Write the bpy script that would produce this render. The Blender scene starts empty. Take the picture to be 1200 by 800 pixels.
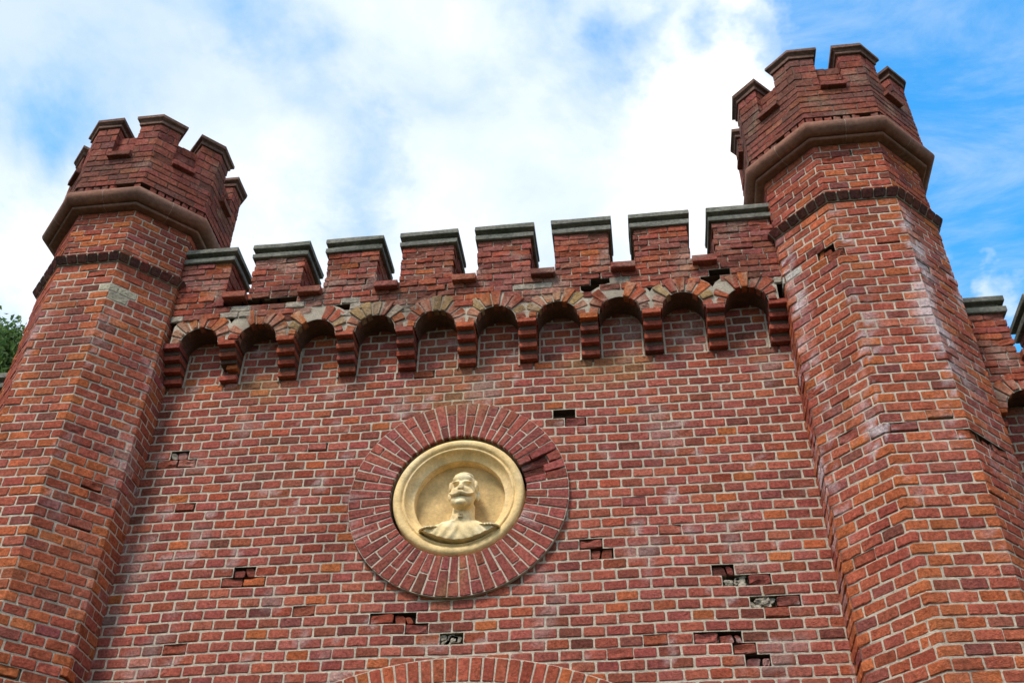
import bpy, bmesh, math, random
import numpy as np
from mathutils import Vector, Matrix, noise as mnoise

random.seed(11)
rng = np.random.default_rng(11)
S = bpy.context.scene
COL = S.collection
R = math.radians

# ------------------------------------------------------------------ camera
YAW, PITCH, ROLL = 0.1349, 0.6885, 0.0145
CAM = Vector((1.7332, -9.2044, 1.70))
fwd = Vector((-math.sin(YAW) * math.cos(PITCH), math.cos(YAW) * math.cos(PITCH), math.sin(PITCH)))
rt0 = Vector((math.cos(YAW), math.sin(YAW), 0))
up0 = rt0.cross(fwd)
rt = rt0 * math.cos(ROLL) + up0 * math.sin(ROLL)
up = up0 * math.cos(ROLL) - rt0 * math.sin(ROLL)
cam_d = bpy.data.cameras.new('camera')
cam_d.sensor_width = 36.0
cam_d.lens = 36.0 * 1254.2 / 1200.0
cam_d.clip_start = 0.05
cam_d.clip_end = 5000
cam = bpy.data.objects.new('camera', cam_d)
COL.objects.link(cam)
m = Matrix((rt, up, -fwd)).transposed().to_4x4()
m.translation = CAM
cam.matrix_world = m
S.camera = cam

# ------------------------------------------------------------------ view
S.view_settings.view_transform = 'Standard'
S.view_settings.look = 'None'
S.view_settings.gamma = 1.0
S.view_settings.use_curve_mapping = False
S.view_settings.exposure = 0.72

# ------------------------------------------------------------------ sky with clouds
SUN_AZ = R(-152)      # direction towards the sun, from +Y clockwise
SUN_EL = R(54)
world = bpy.data.worlds.new('World')
S.world = world
world.use_nodes = True
wt = world.node_tree
wt.nodes.clear()
def wn(t, **k):
    n = wt.nodes.new(t)
    for a, b in k.items(): setattr(n, a, b)
    return n
def wl(a, b): wt.links.new(a, b)
w_out = wn('ShaderNodeOutputWorld')
w_bg = wn('ShaderNodeBackground'); w_bg.inputs['Strength'].default_value = 0.1
wl(w_bg.outputs[0], w_out.inputs[0])
sky = wn('ShaderNodeTexSky', sky_type='NISHITA')
sky.sun_disc = False
sky.sun_elevation = SUN_EL
sky.sun_rotation = SUN_AZ
sky.air_density = 1.0
sky.dust_density = 0.25
sky.ozone_density = 3.0
tc = wn('ShaderNodeTexCoord')
sep = wn('ShaderNodeSeparateXYZ'); wl(tc.outputs['Generated'], sep.inputs[0])
zz = wn('ShaderNodeMath', operation='MAXIMUM'); wl(sep.outputs[2], zz.inputs[0]); zz.inputs[1].default_value = 0.0
za = wn('ShaderNodeMath', operation='ADD'); wl(zz.outputs[0], za.inputs[0]); za.inputs[1].default_value = 0.22
dv = wn('ShaderNodeVectorMath', operation='DIVIDE'); wl(tc.outputs['Generated'], dv.inputs[0])
cmb = wn('ShaderNodeCombineXYZ')
for i in range(3): wl(za.outputs[0], cmb.inputs[i])
wl(cmb.outputs[0], dv.inputs[1])
def noise(vec, scale, detail, rough, off=(0, 0, 0), dist=0.0):
    ad = wn('ShaderNodeVectorMath', operation='ADD'); wl(vec, ad.inputs[0]); ad.inputs[1].default_value = off
    n = wn('ShaderNodeTexNoise'); n.inputs['Scale'].default_value = scale
    n.inputs['Detail'].default_value = detail; n.inputs['Roughness'].default_value = rough
    n.inputs['Distortion'].default_value = dist
    wl(ad.outputs[0], n.inputs['Vector'])
    return n.outputs['Fac']
def mth(op, a, b, clamp=False):
    n = wn('ShaderNodeMath', operation=op); n.use_clamp = clamp
    for i, x in enumerate((a, b)):
        if isinstance(x, (int, float)): n.inputs[i].default_value = x
        else: wl(x, n.inputs[i])
    return n.outputs[0]
def maprange(x, a, b, c, d):
    n = wn('ShaderNodeMapRange', interpolation_type='SMOOTHSTEP')
    wl(x, n.inputs['Value'])
    for k, v in zip(('From Min', 'From Max', 'To Min', 'To Max'), (a, b, c, d)): n.inputs[k].default_value = v
    return n.outputs['Result']
wpn = wn('ShaderNodeTexNoise'); wpn.inputs['Scale'].default_value = 4.2; wpn.inputs['Detail'].default_value = 6; wpn.inputs['Roughness'].default_value = .62
wl(dv.outputs[0], wpn.inputs['Vector'])
wsub = wn('ShaderNodeVectorMath', operation='SUBTRACT'); wl(wpn.outputs['Color'], wsub.inputs[0]); wsub.inputs[1].default_value = (.5, .5, .5)
wsc = wn('ShaderNodeVectorMath', operation='SCALE'); wl(wsub.outputs[0], wsc.inputs[0]); wsc.inputs['Scale'].default_value = .26
wad = wn('ShaderNodeVectorMath', operation='ADD'); wl(tc.outputs['Generated'], wad.inputs[0]); wl(wsc.outputs[0], wad.inputs[1])
nrm = wn('ShaderNodeVectorMath', operation='NORMALIZE'); wl(wad.outputs[0], nrm.inputs[0])
def blob(direction, deg, amount):
    d = Vector(direction).normalized()
    n = wn('ShaderNodeVectorMath', operation='DOT_PRODUCT'); wl(nrm.outputs[0], n.inputs[0]); n.inputs[1].default_value = d
    return maprange(n.outputs['Value'], math.cos(R(deg)), math.cos(R(deg * 0.1)), 0.0, amount)
cover = noise(dv.outputs[0], 2.3, 9, 0.58, (3.1, 1.7, 0.4), 0.25)
fine = noise(dv.outputs[0], 6.5, 8, 0.62, (0.3, 7.7, 1.4), 0.3)
cov = mth('ADD', mth('MULTIPLY', cover, 0.62), mth('MULTIPLY', fine, 0.38))
# openings (negative) and banks (positive) of the cloud deck, as sky directions
BLOBS = [  # azimuth from +Y clockwise, elevation, radius, amount (all degrees)
    (31.5, 49, 13, -0.32), (31, 38, 13, -0.22), (25, 45, 9, -0.20), (40, 46, 16, -0.2), (34, 56, 8, -.2),
    (18, 54, 4.0, -0.14), (10.7, 54.5, 3.0, -0.13), (12, 51, 8, .12), (4, 55, 8, .10), (.5, 52, 5, -0.10), (1, 55.5, 3.5, -0.05), (6.5, 56, 3, -0.08), (-6, 53, 7, -.05), (3, 50, 5, -.04),
    (-21.5, 47.5, 5.0, -0.11), (-31.5, 52.5, 6, -0.10), (-41, 47.5, 5, -0.09), (-38, 54, 6, -.08), (-24, 51, 7, -.06), (-15, 49, 6, -.04), (-20, 53, 8, .05),
    (26.5, 41.4, 3.2, 0.26), (23.8, 38.4, 2.6, 0.22), (8, 47, 8, 0.12), (-8, 47, 8, .06), (-30, 44, 8, .08),
]
for az, el, deg, amt in BLOBS:
    a, e = R(az), R(el)
    cov = mth('ADD', cov, blob((math.sin(a) * math.cos(e), math.cos(a) * math.cos(e), math.sin(e)), deg, amt))
dens = maprange(cov, 0.22, 0.56, 0.0, 1.0)
mpc = wn('ShaderNodeMapping'); wl(dv.outputs[0], mpc.inputs['Vector'])
mpc.inputs['Rotation'].default_value = (0, 0, R(35)); mpc.inputs['Scale'].default_value = (1.0, 2.6, 1.0)
cir = noise(mpc.outputs[0], 4.0, 9, .66, (4.4, 9.1, 2.2), .5)
dens = mth('MAXIMUM', dens, maprange(cir, .38, .76, 0.04, .48))
thick = noise(dv.outputs[0], 1.7, 7, 0.5, (8.2, 2.9, 5.1), 0.2)
lum = maprange(mth('ADD', mth('MULTIPLY', thick, 0.6), mth('MULTIPLY', cov, 0.5)), 0.46, 0.76, 0.0, 1.0)
ccol = wn('ShaderNodeMix', data_type='RGBA')
wl(lum, ccol.inputs['Factor'])
ccol.inputs['A'].default_value = (4.4, 5.35, 6.4, 1)
ccol.inputs['B'].default_value = (8.3, 8.3, 8.3, 1)
hs = wn('ShaderNodeHueSaturation'); hs.inputs['Saturation'].default_value = 1.36; hs.inputs['Value'].default_value = 2.5; hs.inputs['Hue'].default_value = .488
wl(sky.outputs[0], hs.inputs['Color'])
mixc = wn('ShaderNodeMix', data_type='RGBA')
wl(dens, mixc.inputs['Factor']); wl(hs.outputs[0], mixc.inputs['A']); wl(ccol.outputs['Result'], mixc.inputs['B'])
wl(mixc.outputs['Result'], w_bg.inputs['Color'])

# ------------------------------------------------------------------ sun, softened by cloud
sun_d = bpy.data.lights.new('sun', 'SUN')
sun_d.energy = 2.5
sun_d.angle = R(14)
sun_d.color = (1.0, 0.95, 0.86)
sun = bpy.data.objects.new('sun', sun_d)
COL.objects.link(sun)
sd = Vector((math.sin(SUN_AZ) * math.cos(SUN_EL), math.cos(SUN_AZ) * math.cos(SUN_EL), math.sin(SUN_EL)))
sun.rotation_euler = sd.to_track_quat('Z', 'Y').to_euler()
sun.location = sd * 50

# ================================================================== materials
def new_mat(name):
    mt = bpy.data.materials.new(name); mt.use_nodes = True
    nt = mt.node_tree
    b = nt.nodes['Principled BSDF']
    b.inputs['Roughness'].default_value = 0.88
    b.inputs['Specular IOR Level'].default_value = 0.25
    return mt, nt, b
def node(nt, t, **k):
    n = nt.nodes.new(t)
    for a, b in k.items(): setattr(n, a, b)
    return n
def masonry(name, speck_lo, speck_hi, bump, rough=0.92, scale=1.0, spec=0.08):
    """colour comes from the mesh's own 'tone' attribute, mottled by noise and pitted by bump"""
    mt, nt, b = new_mat(name)
    at = node(nt, 'ShaderNodeAttribute', attribute_name='tone')
    tcn = node(nt, 'ShaderNodeTexCoord')
    n1 = node(nt, 'ShaderNodeTexNoise'); n1.inputs['Scale'].default_value = 34 * scale; n1.inputs['Detail'].default_value = 6; n1.inputs['Roughness'].default_value = .65
    n2 = node(nt, 'ShaderNodeTexNoise'); n2.inputs['Scale'].default_value = 9 * scale; n2.inputs['Detail'].default_value = 4
    n3 = node(nt, 'ShaderNodeTexNoise'); n3.inputs['Scale'].default_value = 130 * scale; n3.inputs['Detail'].default_value = 3
    for n in (n1, n2, n3): nt.links.new(tcn.outputs['Object'], n.inputs['Vector'])
    mr = node(nt, 'ShaderNodeMapRange'); nt.links.new(n1.outputs['Fac'], mr.inputs['Value'])
    for k, v in zip(('From Min', 'From Max', 'To Min', 'To Max'), (.28, .72, speck_lo, speck_hi)): mr.inputs[k].default_value = v
    mr2 = node(nt, 'ShaderNodeMapRange'); nt.links.new(n2.outputs['Fac'], mr2.inputs['Value'])
    for k, v in zip(('From Min', 'From Max', 'To Min', 'To Max'), (.3, .7, .84, 1.14)): mr2.inputs[k].default_value = v
    mul = node(nt, 'ShaderNodeMath', operation='MULTIPLY')
    nt.links.new(mr.outputs[0], mul.inputs[0]); nt.links.new(mr2.outputs[0], mul.inputs[1])
    vm = node(nt, 'ShaderNodeVectorMath', operation='SCALE')
    nt.links.new(at.outputs['Color'], vm.inputs[0]); nt.links.new(mul.outputs[0], vm.inputs['Scale'])
    nt.links.new(vm.outputs[0], b.inputs['Base Color'])
    ad = node(nt, 'ShaderNodeMath', operation='MULTIPLY_ADD'); nt.links.new(n1.outputs['Fac'], ad.inputs[0]); ad.inputs[1].default_value = 1.6
    nt.links.new(n3.outputs['Fac'], ad.inputs[2])
    bp = node(nt, 'ShaderNodeBump'); bp.inputs['Strength'].default_value = bump; bp.inputs['Distance'].default_value = .012
    nt.links.new(ad.outputs[0], bp.inputs['Height']); nt.links.new(bp.outputs[0], b.inputs['Normal'])
    b.inputs['Roughness'].default_value = rough
    b.inputs['Specular IOR Level'].default_value = spec
    return mt
M_BRICK = masonry('weathered_brick', .48, 1.42, .95)
M_MORTAR = masonry('lime_mortar', .72, 1.2, .9, .95, 1.4)
M_STONE = masonry('brown_cast_stone', .7, 1.25, .45, .8, .6)
M_COPING = masonry('grey_green_coping_stone', .55, 1.4, .6, .85, .8)
M_CREAM = masonry('ochre_limestone', .8, 1.14, .32, .85, 1.0)
M_LEAF = masonry('green_leaf', .7, 1.3, .0, .6, 1.0, .3)
_nt = M_LEAF.node_tree
_tr = _nt.nodes.new('ShaderNodeBsdfTranslucent'); _mx = _nt.nodes.new('ShaderNodeMixShader'); _mx.inputs[0].default_value = .45
_b = _nt.nodes['Principled BSDF']
_nt.links.new(_b.inputs['Base Color'].links[0].from_socket, _tr.inputs['Color'])
_nt.links.new(_b.outputs[0], _mx.inputs[1]); _nt.links.new(_tr.outputs[0], _mx.inputs[2])
_nt.links.new(_mx.outputs[0], _nt.nodes['Material Output'].inputs['Surface'])
M_BARK = masonry('tree_bark', .6, 1.3, .9, .95, 1.0)

# ================================================================== naming helpers
def link(o, parent=None):
    COL.objects.link(o)
    if parent is not None: o.parent = parent
    return o
def empty(name, loc, label=None, cat=None, group=None):
    o = bpy.data.objects.new(name, None); o.location = loc; o.empty_display_size = .3
    COL.objects.link(o)
    tag(o, label, cat, group)
    return o
def tag(o, label=None, cat=None, group=None, kind=None):
    if label: o['label'] = label
    if cat: o['category'] = cat
    if group: o['group'] = group
    if kind: o['kind'] = kind
    return o

# ================================================================== geometry collector
class MB:
    """vertices in world space, faces with material slot and a colour per vertex"""
    def __init__(s): s.v = []; s.c = []; s.f = []; s.m = []; s.n = 0
    def add(s, verts, faces, mat, cols):
        verts = np.asarray(verts, float)
        k = len(verts)
        cols = np.asarray(cols, float)
        if cols.ndim == 1: cols = np.tile(cols[:3], (k, 1))
        s.v.append(verts); s.c.append(cols)
        b = s.n
        s.f.extend([tuple(i + b for i in f) for f in faces]); s.m.extend([mat] * len(faces))
        s.n += k
    def box(s, x0, x1, y0, y1, z0, z1, mat, col, jit=0.0):
        v = np.array([(x, y, z) for z in (z0, z1) for y in (y0, y1) for x in (x0, x1)], float)
        if jit: v += rng.normal(0, jit, v.shape)
        s.add(v, [(0, 1, 5, 4), (1, 3, 7, 5), (3, 2, 6, 7), (2, 0, 4, 6), (4, 5, 7, 6), (2, 3, 1, 0)], mat, col)
    def build(s, name, mats, parent=None, smooth=False, loc=None):
        V = np.concatenate(s.v); C = np.concatenate(s.c)
        org = np.array(loc if loc is not None else ((0, 0, 0)), float)
        if parent is not None and loc is None:
            org = np.array(parent_world(parent))
        me = bpy.data.meshes.new(name)
        me.from_pydata((V - org).tolist(), [], s.f)
        for mt in mats: me.materials.append(mt)
        me.polygons.foreach_set('material_index', np.array(s.m, np.int32))
        if smooth: me.polygons.foreach_set('use_smooth', np.ones(len(me.polygons), bool))
        at = me.attributes.new('tone', 'FLOAT_COLOR', 'POINT')
        at.data.foreach_set('color', np.concatenate([C, np.ones((len(C), 1))], 1).ravel())
        me.update()
        o = bpy.data.objects.new(name, me)
        if parent is None: o.location = org
        return link(o, parent)
def parent_world(p):
    l = Vector(p.location); q = p.parent
    while q is not None: l += Vector(q.location); q = q.parent
    return l

class Path:
    """plan polyline with mitred offsets; outside is to the right of travel"""
    def __init__(s, pts, closed=False):
        P = [np.array(p, float) for p in pts]; n = len(P); s.closed = closed
        segs = [(P[i], P[(i + 1) % n]) for i in range(n if closed else n - 1)]
        L = [np.linalg.norm(b - a) for a, b in segs]
        s.u = np.concatenate([[0], np.cumsum(L)]); s.L = s.u[-1]
        D = [(b - a) / l for (a, b), l in zip(segs, L)]
        N = [np.array([d[1], -d[0]]) for d in D]
        def mit(a, b): mm = a + b; return mm / (mm @ a)
        mi = []
        for i in range(n):
            if closed: mi.append(mit(N[i - 1], N[i]))
            else: mi.append(N[0] if i == 0 else N[-1] if i == n - 1 else mit(N[i - 1], N[i]))
        if closed: P.append(P[0]); mi.append(mi[0])
        s.P = np.array(P); s.M = np.array(mi)
    def corners(s): return s.u[:-1] if s.closed else s.u[1:-1]
    def __call__(s, u, v, d):
        u = np.asarray(u, float); v = np.asarray(v, float); d = np.asarray(d, float)
        if s.closed: u = np.mod(u, s.L)
        i = np.clip(np.searchsorted(s.u, u, side='right') - 1, 0, len(s.u) - 2)
        t = ((u - s.u[i]) / (s.u[i + 1] - s.u[i]))[:, None]
        p = s.P[i] * (1 - t) + s.P[i + 1] * t + d[:, None] * (s.M[i] * (1 - t) + s.M[i + 1] * t)
        return np.stack([p[:, 0], p[:, 1], v], 1)

# ------------------------------------------------------------------ brick colours (linear reflectance)
RED = [(.37, .093, .053), (.345, .082, .047), (.395, .104, .058), (.325, .077, .047), (.375, .099, .060), (.355, .089, .053)]
ORANGE = [(.46, .128, .050), (.43, .114, .048)]
DARK = [(.26, .074, .050), (.215, .070, .052), (.27, .080, .055)]
PURPLE = [(.31, .084, .064), (.28, .079, .063)]
ROSE = [(.36, .096, .064), (.335, .086, .058), (.38, .107, .070), (.315, .082, .060), (.365, .104, .075), (.34, .094, .068)]
MORT = (.57, .48, .375)
def tone(mix):
    r = random.random()
    for w, pal in mix:
        if r < w: break
        r -= w
    c = np.array(random.choice(pal)) * random.uniform(.84, 1.14)
    return c * np.array([1, random.uniform(.92, 1.08), random.uniform(.92, 1.08)])
MIX_WALL = [(.58, ROSE), (.15, RED), (.035, ORANGE), (.135, DARK), (.10, PURPLE)]
MIX_TOWER = [(.62, RED), (.18, ORANGE), (.09, DARK), (.11, PURPLE)]
MIX_PARAPET = [(.30, RED), (.42, [(.31, .100, .072), (.33, .105, .072), (.28, .098, .072), (.31, .115, .085)]), (.04, ORANGE), (.16, DARK), (.08, PURPLE)]
MIX_DRUM = [(.34, [(.30, .088, .062), (.28, .082, .060)]), (.06, [(.30, .10, .06)]), (.45, DARK), (.15, [(.19, .075, .06)])]
MIX_BAND = [(1.0, [(.13, .050, .040), (.15, .054, .042), (.11, .050, .040)])]
MIX_ARCH = [(.62, RED), (.30, ORANGE), (.08, DARK)]
MIX_RING = [(.30, [(.34, .092, .070), (.36, .096, .074)]), (.10, DARK), (.60, PURPLE)]

def nz(p, s, o=0.0): return mnoise.noise(Vector((p[0] * s + o, p[1] * s + o * .7, p[2] * s - o)))
def stain_none(V, C, mortar): return C

def smooth(a, b, x): t = np.clip((x - a) / (b - a), 0, 1); return t * t * (3 - 2 * t)

def brick(mb, mapf, u0, u1, v0, v1, corners, col, off=0.0, damage=0.0, bev=.006, depth=.035, e=.009, vmap=None, stain=None, cut=None, floor=-.03):
    """one brick: worn front with rounded arris and a skirt into the joint. mapf(u,v,d)->xyz"""
    us = [u0, u0 + e] + [u0 + (u1 - u0) * f for f in (.36, .66)] + [u1 - e, u1]
    us += [c for c in corners if u0 + e * 1.2 < c < u1 - e * 1.2]
    us = sorted(us)
    # drop near duplicates
    uu = [us[0]]
    for x in us[1:]:
        if x - uu[-1] > .004: uu.append(x)
    uu[-1] = u1; us = uu
    rows = [v0, v0 + e, v1 - e, v1] if damage < .2 else [v0, v0 + e, (v0 + v1) / 2, v1 - e, v1]
    nu, nv = len(us), len(rows)
    U = np.array(us)[None, :].repeat(nv, 0); Vv = np.array(rows)[:, None].repeat(nu, 1)
    D = np.full((nv, nu), off) + rng.normal(0, .0011, (nv, nu))
    edge = np.zeros((nv, nu), bool); edge[0] = edge[-1] = True; edge[:, 0] = edge[:, -1] = True
    D[edge] = off - bev * rng.uniform(.5, 1.3, edge.sum())
    U = U + np.where(edge, rng.normal(0, .0022, U.shape), 0)
    Vv = Vv + np.where(edge, rng.normal(0, .0018, U.shape), 0)
    # round the four corners
    k = random.uniform(.003, .009)
    for (a, b, su, sv) in ((0, 0, 1, 1), (0, -1, -1, 1), (-1, 0, 1, -1), (-1, -1, -1, -1)):
        U[a, b] += su * k; Vv[a, b] += sv * k; D[a, b] -= bev * .6
    if damage:
        cx = random.uniform(0, 1); cy = random.choice((0, 1, .5)); rad = random.uniform(.35, .9)
        du = (U - u0) / (u1 - u0) - cx; dv_ = ((Vv - v0) / (v1 - v0) - cy) * .6
        D -= damage * .045 * np.clip(1 - np.sqrt(du * du + dv_ * dv_) / rad, 0, 1) * rng.uniform(.5, 1.3, D.shape)
        D = np.maximum(D, floor)
    ring = [(0, j) for j in range(nu)] + [(i, nu - 1) for i in range(1, nv)] + [(nv - 1, j) for j in range(nu - 2, -1, -1)] + [(i, 0) for i in range(nv - 2, 0, -1)]
    ru = np.array([U[q] for q in ring]); rv = np.array([Vv[q] for q in ring])
    fu = np.concatenate([U.ravel(), ru]); fv = np.concatenate([Vv.ravel(), rv]); fd = np.concatenate([D.ravel(), np.full(len(ring), -depth)])
    P = mapf(fu, fv, fd)
    F = []
    for i in range(nv - 1):
        for j in range(nu - 1): F.append((i * nu + j, i * nu + j + 1, (i + 1) * nu + j + 1, (i + 1) * nu + j))
    b = nu * nv; n = len(ring); idx = [i * nu + j for i, j in ring]
    for q in range(n):
        q2 = (q + 1) % n
        F.append((idx[q2], idx[q], b + q, b + q2))
    C = np.tile(col, (len(P), 1))
    if damage > .3: C = C * (1 - .25 * damage)
    if stain: C = stain(P, C, False)
    mb.add(P, F, 0, C)

def lay(mb, path, z0, nc, ch, pitch, joint=.014, mix=MIX_WALL, skip=None, hole=None, phase=0.0, offset=.5, mdepth=.010, mcol=MORT,
        jit=.0035, dmg=.05, stain=None, poff=.004, tonef=None, joint_v=None, gap_dark=0.0, wav=0.0, slot=0.0):
    """courses of bricks with a mortar bed behind, cell by cell; hole(u,z) cells become cavities"""
    jv = joint if joint_v is None else joint_v
    corners = list(path.corners())
    if path.closed: corners = corners + [path.L]
    w0 = 2 * math.pi / path.L * (1 if path.closed else 1)
    h1, h2 = max(1, round(1.7 / w0)), max(2, round(4.6 / w0))
    P0 = path
    def pathw(u, v, d):
        u = np.asarray(u, float); v = np.asarray(v, float)
        return P0(u, v + wav * (.006 * np.sin(u * w0 * h1 + v * .8) + .0035 * np.sin(u * w0 * h2 + v * 2.3 + 1.0)), d)
    for k in range(nc):
        v0 = z0 + k * ch; v1 = v0 + ch
        ph = phase + (offset * pitch if k % 2 else 0.0) + random.uniform(-.006, .006)
        if path.closed:
            n = round(path.L / pitch); pp = path.L / n
            edges = [ph + i * pp for i in range(n + 1)]
        else:
            edges = [0.0]
            x = (ph % pitch)
            if x < pitch * .28: x += pitch
            while x < path.L - pitch * .28: edges.append(x); x += pitch
            edges.append(path.L)
        je = [x + (random.uniform(-.010, .010) if 0 < i < len(edges) - 1 else 0) for i, x in enumerate(edges)]
        if path.closed: je[-1] = je[0] + path.L
        for i in range(len(je) - 1):
            a, b = je[i], je[i + 1]
            um, vm_ = (a + b) / 2, (v0 + v1) / 2
            cs = corners + ([c + path.L for c in corners] if path.closed else [])
            if skip is not None and skip(um, vm_, a, b, v0, v1): continue
            h = hole(um, vm_) if hole else 0
            # mortar cell
            cu = sorted([a, b] + [c for c in cs if a + .003 < c < b - .003])
            nn = len(cu)
            dm = random.uniform(.25, 1.0) if random.random() < dmg else 0.0
            near = hole is not None and not h and any(hole(um + du, vm_ + dv) for du, dv in ((pitch, 0), (-pitch, 0), (pitch * .5, ch), (-pitch * .5, ch), (pitch * .5, -ch), (-pitch * .5, -ch)))
            if near and random.random() < .6: dm = random.choice((.5, .8, .95))
            deep = near and dm > .7 and random.random() < .4
            r0 = pathw(np.array(cu * 2), np.array([v0] * nn + [v1] * nn), np.full(2 * nn, -mdepth))
            mc = np.array(mcol) * random.uniform(.88, 1.1)
            if deep or (gap_dark and random.random() < gap_dark): mc = mc * .45
            slotted = (not h) and random.random() < slot
            if h or deep or slotted:
                r1 = pathw(np.array(cu * 2), np.array([v0] * nn + [v1] * nn), np.full(2 * nn, -.11 if h else -mdepth - .032))
                rr = np.concatenate([r0, r1]); F = []
                for q in range(nn - 1):
                    F += [(2 * nn + q, 2 * nn + q + 1, 3 * nn + q + 1, 3 * nn + q), (q, q + 1, 2 * nn + q + 1, 2 * nn + q), (nn + q + 1, nn + q, 3 * nn + q, 3 * nn + q + 1)]
                F += [(0, 2 * nn, 3 * nn, nn), (nn - 1, 2 * nn - 1, 4 * nn - 1, 3 * nn - 1)]
                C = np.tile(np.array((.13, .08, .06)) if h else mc * .6, (len(rr), 1))
                if h == 2: C = np.tile(np.array((.36, .29, .2)), (len(rr), 1))
                mb.add(rr, F, 1, C)
                if h == 3:      # broken brick and crumbled bedding left in the hole
                    x = a + .006
                    while x < b - .03:
                        x2 = min(b - .004, x + random.uniform(.05, .13))
                        ya, yb = v0 + random.uniform(-.004, .022), v1 - random.uniform(.0, .042)
                        sh, sh2, um0, vm0 = random.uniform(-.35, .35), random.uniform(-.25, .25), (x + x2) / 2, (ya + yb) / 2
                        cc = tone(mix) * .85 if random.random() < .86 else np.array(mcol) * .6
                        brick(mb, lambda u, v, d: pathw(np.asarray(u) + sh * (np.asarray(v) - vm0), np.asarray(v) + sh2 * (np.asarray(u) - um0), d), x, x2 - .006, ya, yb, [], cc, off=random.uniform(-.05, -.004), damage=random.uniform(.4, 1), depth=.12, stain=stain, e=.014)
                        x = x2 + random.uniform(0, .02)
                if h == 2:      # pale mortar packed into the hole
                    for _ in range(9):
                        x = random.uniform(a - .02, b - .09); y_ = random.uniform(v0 - .02, v1 - .05)
                        sh, sh2 = random.uniform(-.5, .5), random.uniform(-.4, .4)
                        brick(mb, lambda u, v, d: pathw(np.asarray(u) + sh * (np.asarray(v) - y_), np.asarray(v) + sh2 * (np.asarray(u) - x), d), x, x + random.uniform(.05, .1), y_, y_ + random.uniform(.03, .06), [], np.array(mcol) * random.uniform(.6, 1.0), off=random.uniform(-.05, -.006), damage=.8, depth=.12, e=.014)
                if h: continue
            else:
                F = [(q, q + 1, nn + q + 1, nn + q) for q in range(nn - 1)]
                C = np.tile(mc, (len(r0), 1))
                if stain: C = stain(r0, C, True)
                mb.add(r0, F, 1, C)
            col = tone(mix) if tonef is None else tonef(um, vm_, path, cs, a, b)
            j2 = joint / 2; jv2 = jv / 2
            sl = random.uniform(-.0015, .0015)
            if slotted:
                up_ = random.uniform(.012, .026); brick(mb, pathw, a + .001, b - random.choice((.001, .001, .02)), v0 + up_, v1 - .002, cs, col, off=random.uniform(-jit, jit), damage=max(dm, random.uniform(.1, .5)), stain=stain, floor=-.02); continue
            brick(mb, pathw, a + j2, b - j2, v0 + jv2 + sl, v1 - jv2 + sl, cs, col, off=random.uniform(-jit, jit) * (.5 if mdepth < .009 else 1) + poff - .004 + .002, damage=dm, stain=stain, floor=-.034 if deep else -mdepth + .0025)

# ================================================================== setting: ground
def ground():
    mb = MB()
    n = 24; L = 900.0
    xs = np.sign(np.linspace(-1, 1, n)) * np.abs(np.linspace(-1, 1, n)) ** 3 * L
    V = np.array([(x, y, 0.0) for y in xs for x in xs]); F = []
    for i in range(n - 1):
        for j in range(n - 1): F.append((i * n + j, i * n + j + 1, (i + 1) * n + j + 1, (i + 1) * n + j))
    mb.add(V, F, 0, (.045, .055, .03))
    return tag(mb.build('ground', [masonry('worn_grass', .6, 1.4, .8, .95, .35)]), kind='structure')
ground()

# ================================================================== the gate wall
W2 = 3.5
CH, PITCH_B = .1109, .2207
X_MED, Z_MED = -.04, 7.365
R_RING, R_CREAM = 1.127, .690
ZARCH = 9.405                       # springing of the corbel arches
YP = -.31                           # parapet face
COURSE0 = 9.02 - 81 * CH            # so that a bed joint falls under the corbels

HOLES = {}
def add_hole(x, z, kind=1): HOLES[(x, z)] = kind
for x, z, k in [(1.16, 8.31, 1), (1.34, 6.66, 3), (2.44, 6.40, 3), (2.52, 6.28, 2), (-.03, 5.87, 2), (2.46, 5.74, 3), (2.72, 5.55, 3), (2.84, 6.07, 2),
                (-3.09, 8.06, 3), (-.49, 6.08, 3), (-2.1, 6.65, 3)]: add_hole(x, z, k)

def wall_stain(V, C, mortar):
    C = C.copy()
    for i, p in enumerate(V):
        # ochre lichen below the corbels and above the ring, soot in streaks, lime bloom in patches
        n1 = nz(p, 1.3, 3.0); n2 = nz(p, 3.4, 9.0)
        y = smooth(8.35, 8.95, p[2]) * smooth(9.15, 9.0, p[2]) * smooth(-.05, .35, n1 + .4 * n2) * (.5 if mortar else .34)
        top = smooth(.75, .0, abs(p[0] - X_MED) / 1.0) * smooth(8.25, 8.5, p[2]) * smooth(9.1, 8.6, p[2]) * .35
        bot = smooth(.20, .02, abs(p[0] - X_MED + .02)) * smooth(6.15, 6.3, p[2]) * smooth(6.95, 6.6, p[2]) * .7 * smooth(-.3, .3, nz(p, 5., 6.))
        y = min(.65, y + top + bot)
        C[i] = C[i] * (1 - y) + np.array((.40, .25, .09)) * y * (1.0 if mortar else .8)
        w = smooth(.30, .55, nz(p, 1.9, 21.0) + .35 * nz(p, 7., 4.)) * .30
        C[i] = C[i] * (1 - w) + np.array((.46, .36, .33)) * w
        sc = smooth(.50, .62, nz(p, 5.5, 51.0) + .2 * nz(p, 23., 5.)) * .6
        C[i] = C[i] * (1 - sc) + np.array((.52, .36, .33)) * sc
        s = smooth(.25, .6, nz((p[0] * 1.6, p[1], p[2] * .35), 1.0, 33.0)) * .25
        C[i] = C[i] * (1 - s)
    return C

wall = empty('gate_wall', (0, 0, 0), 'weathered red brick gate front with corbelled battlements between two octagonal towers', 'wall')

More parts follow.
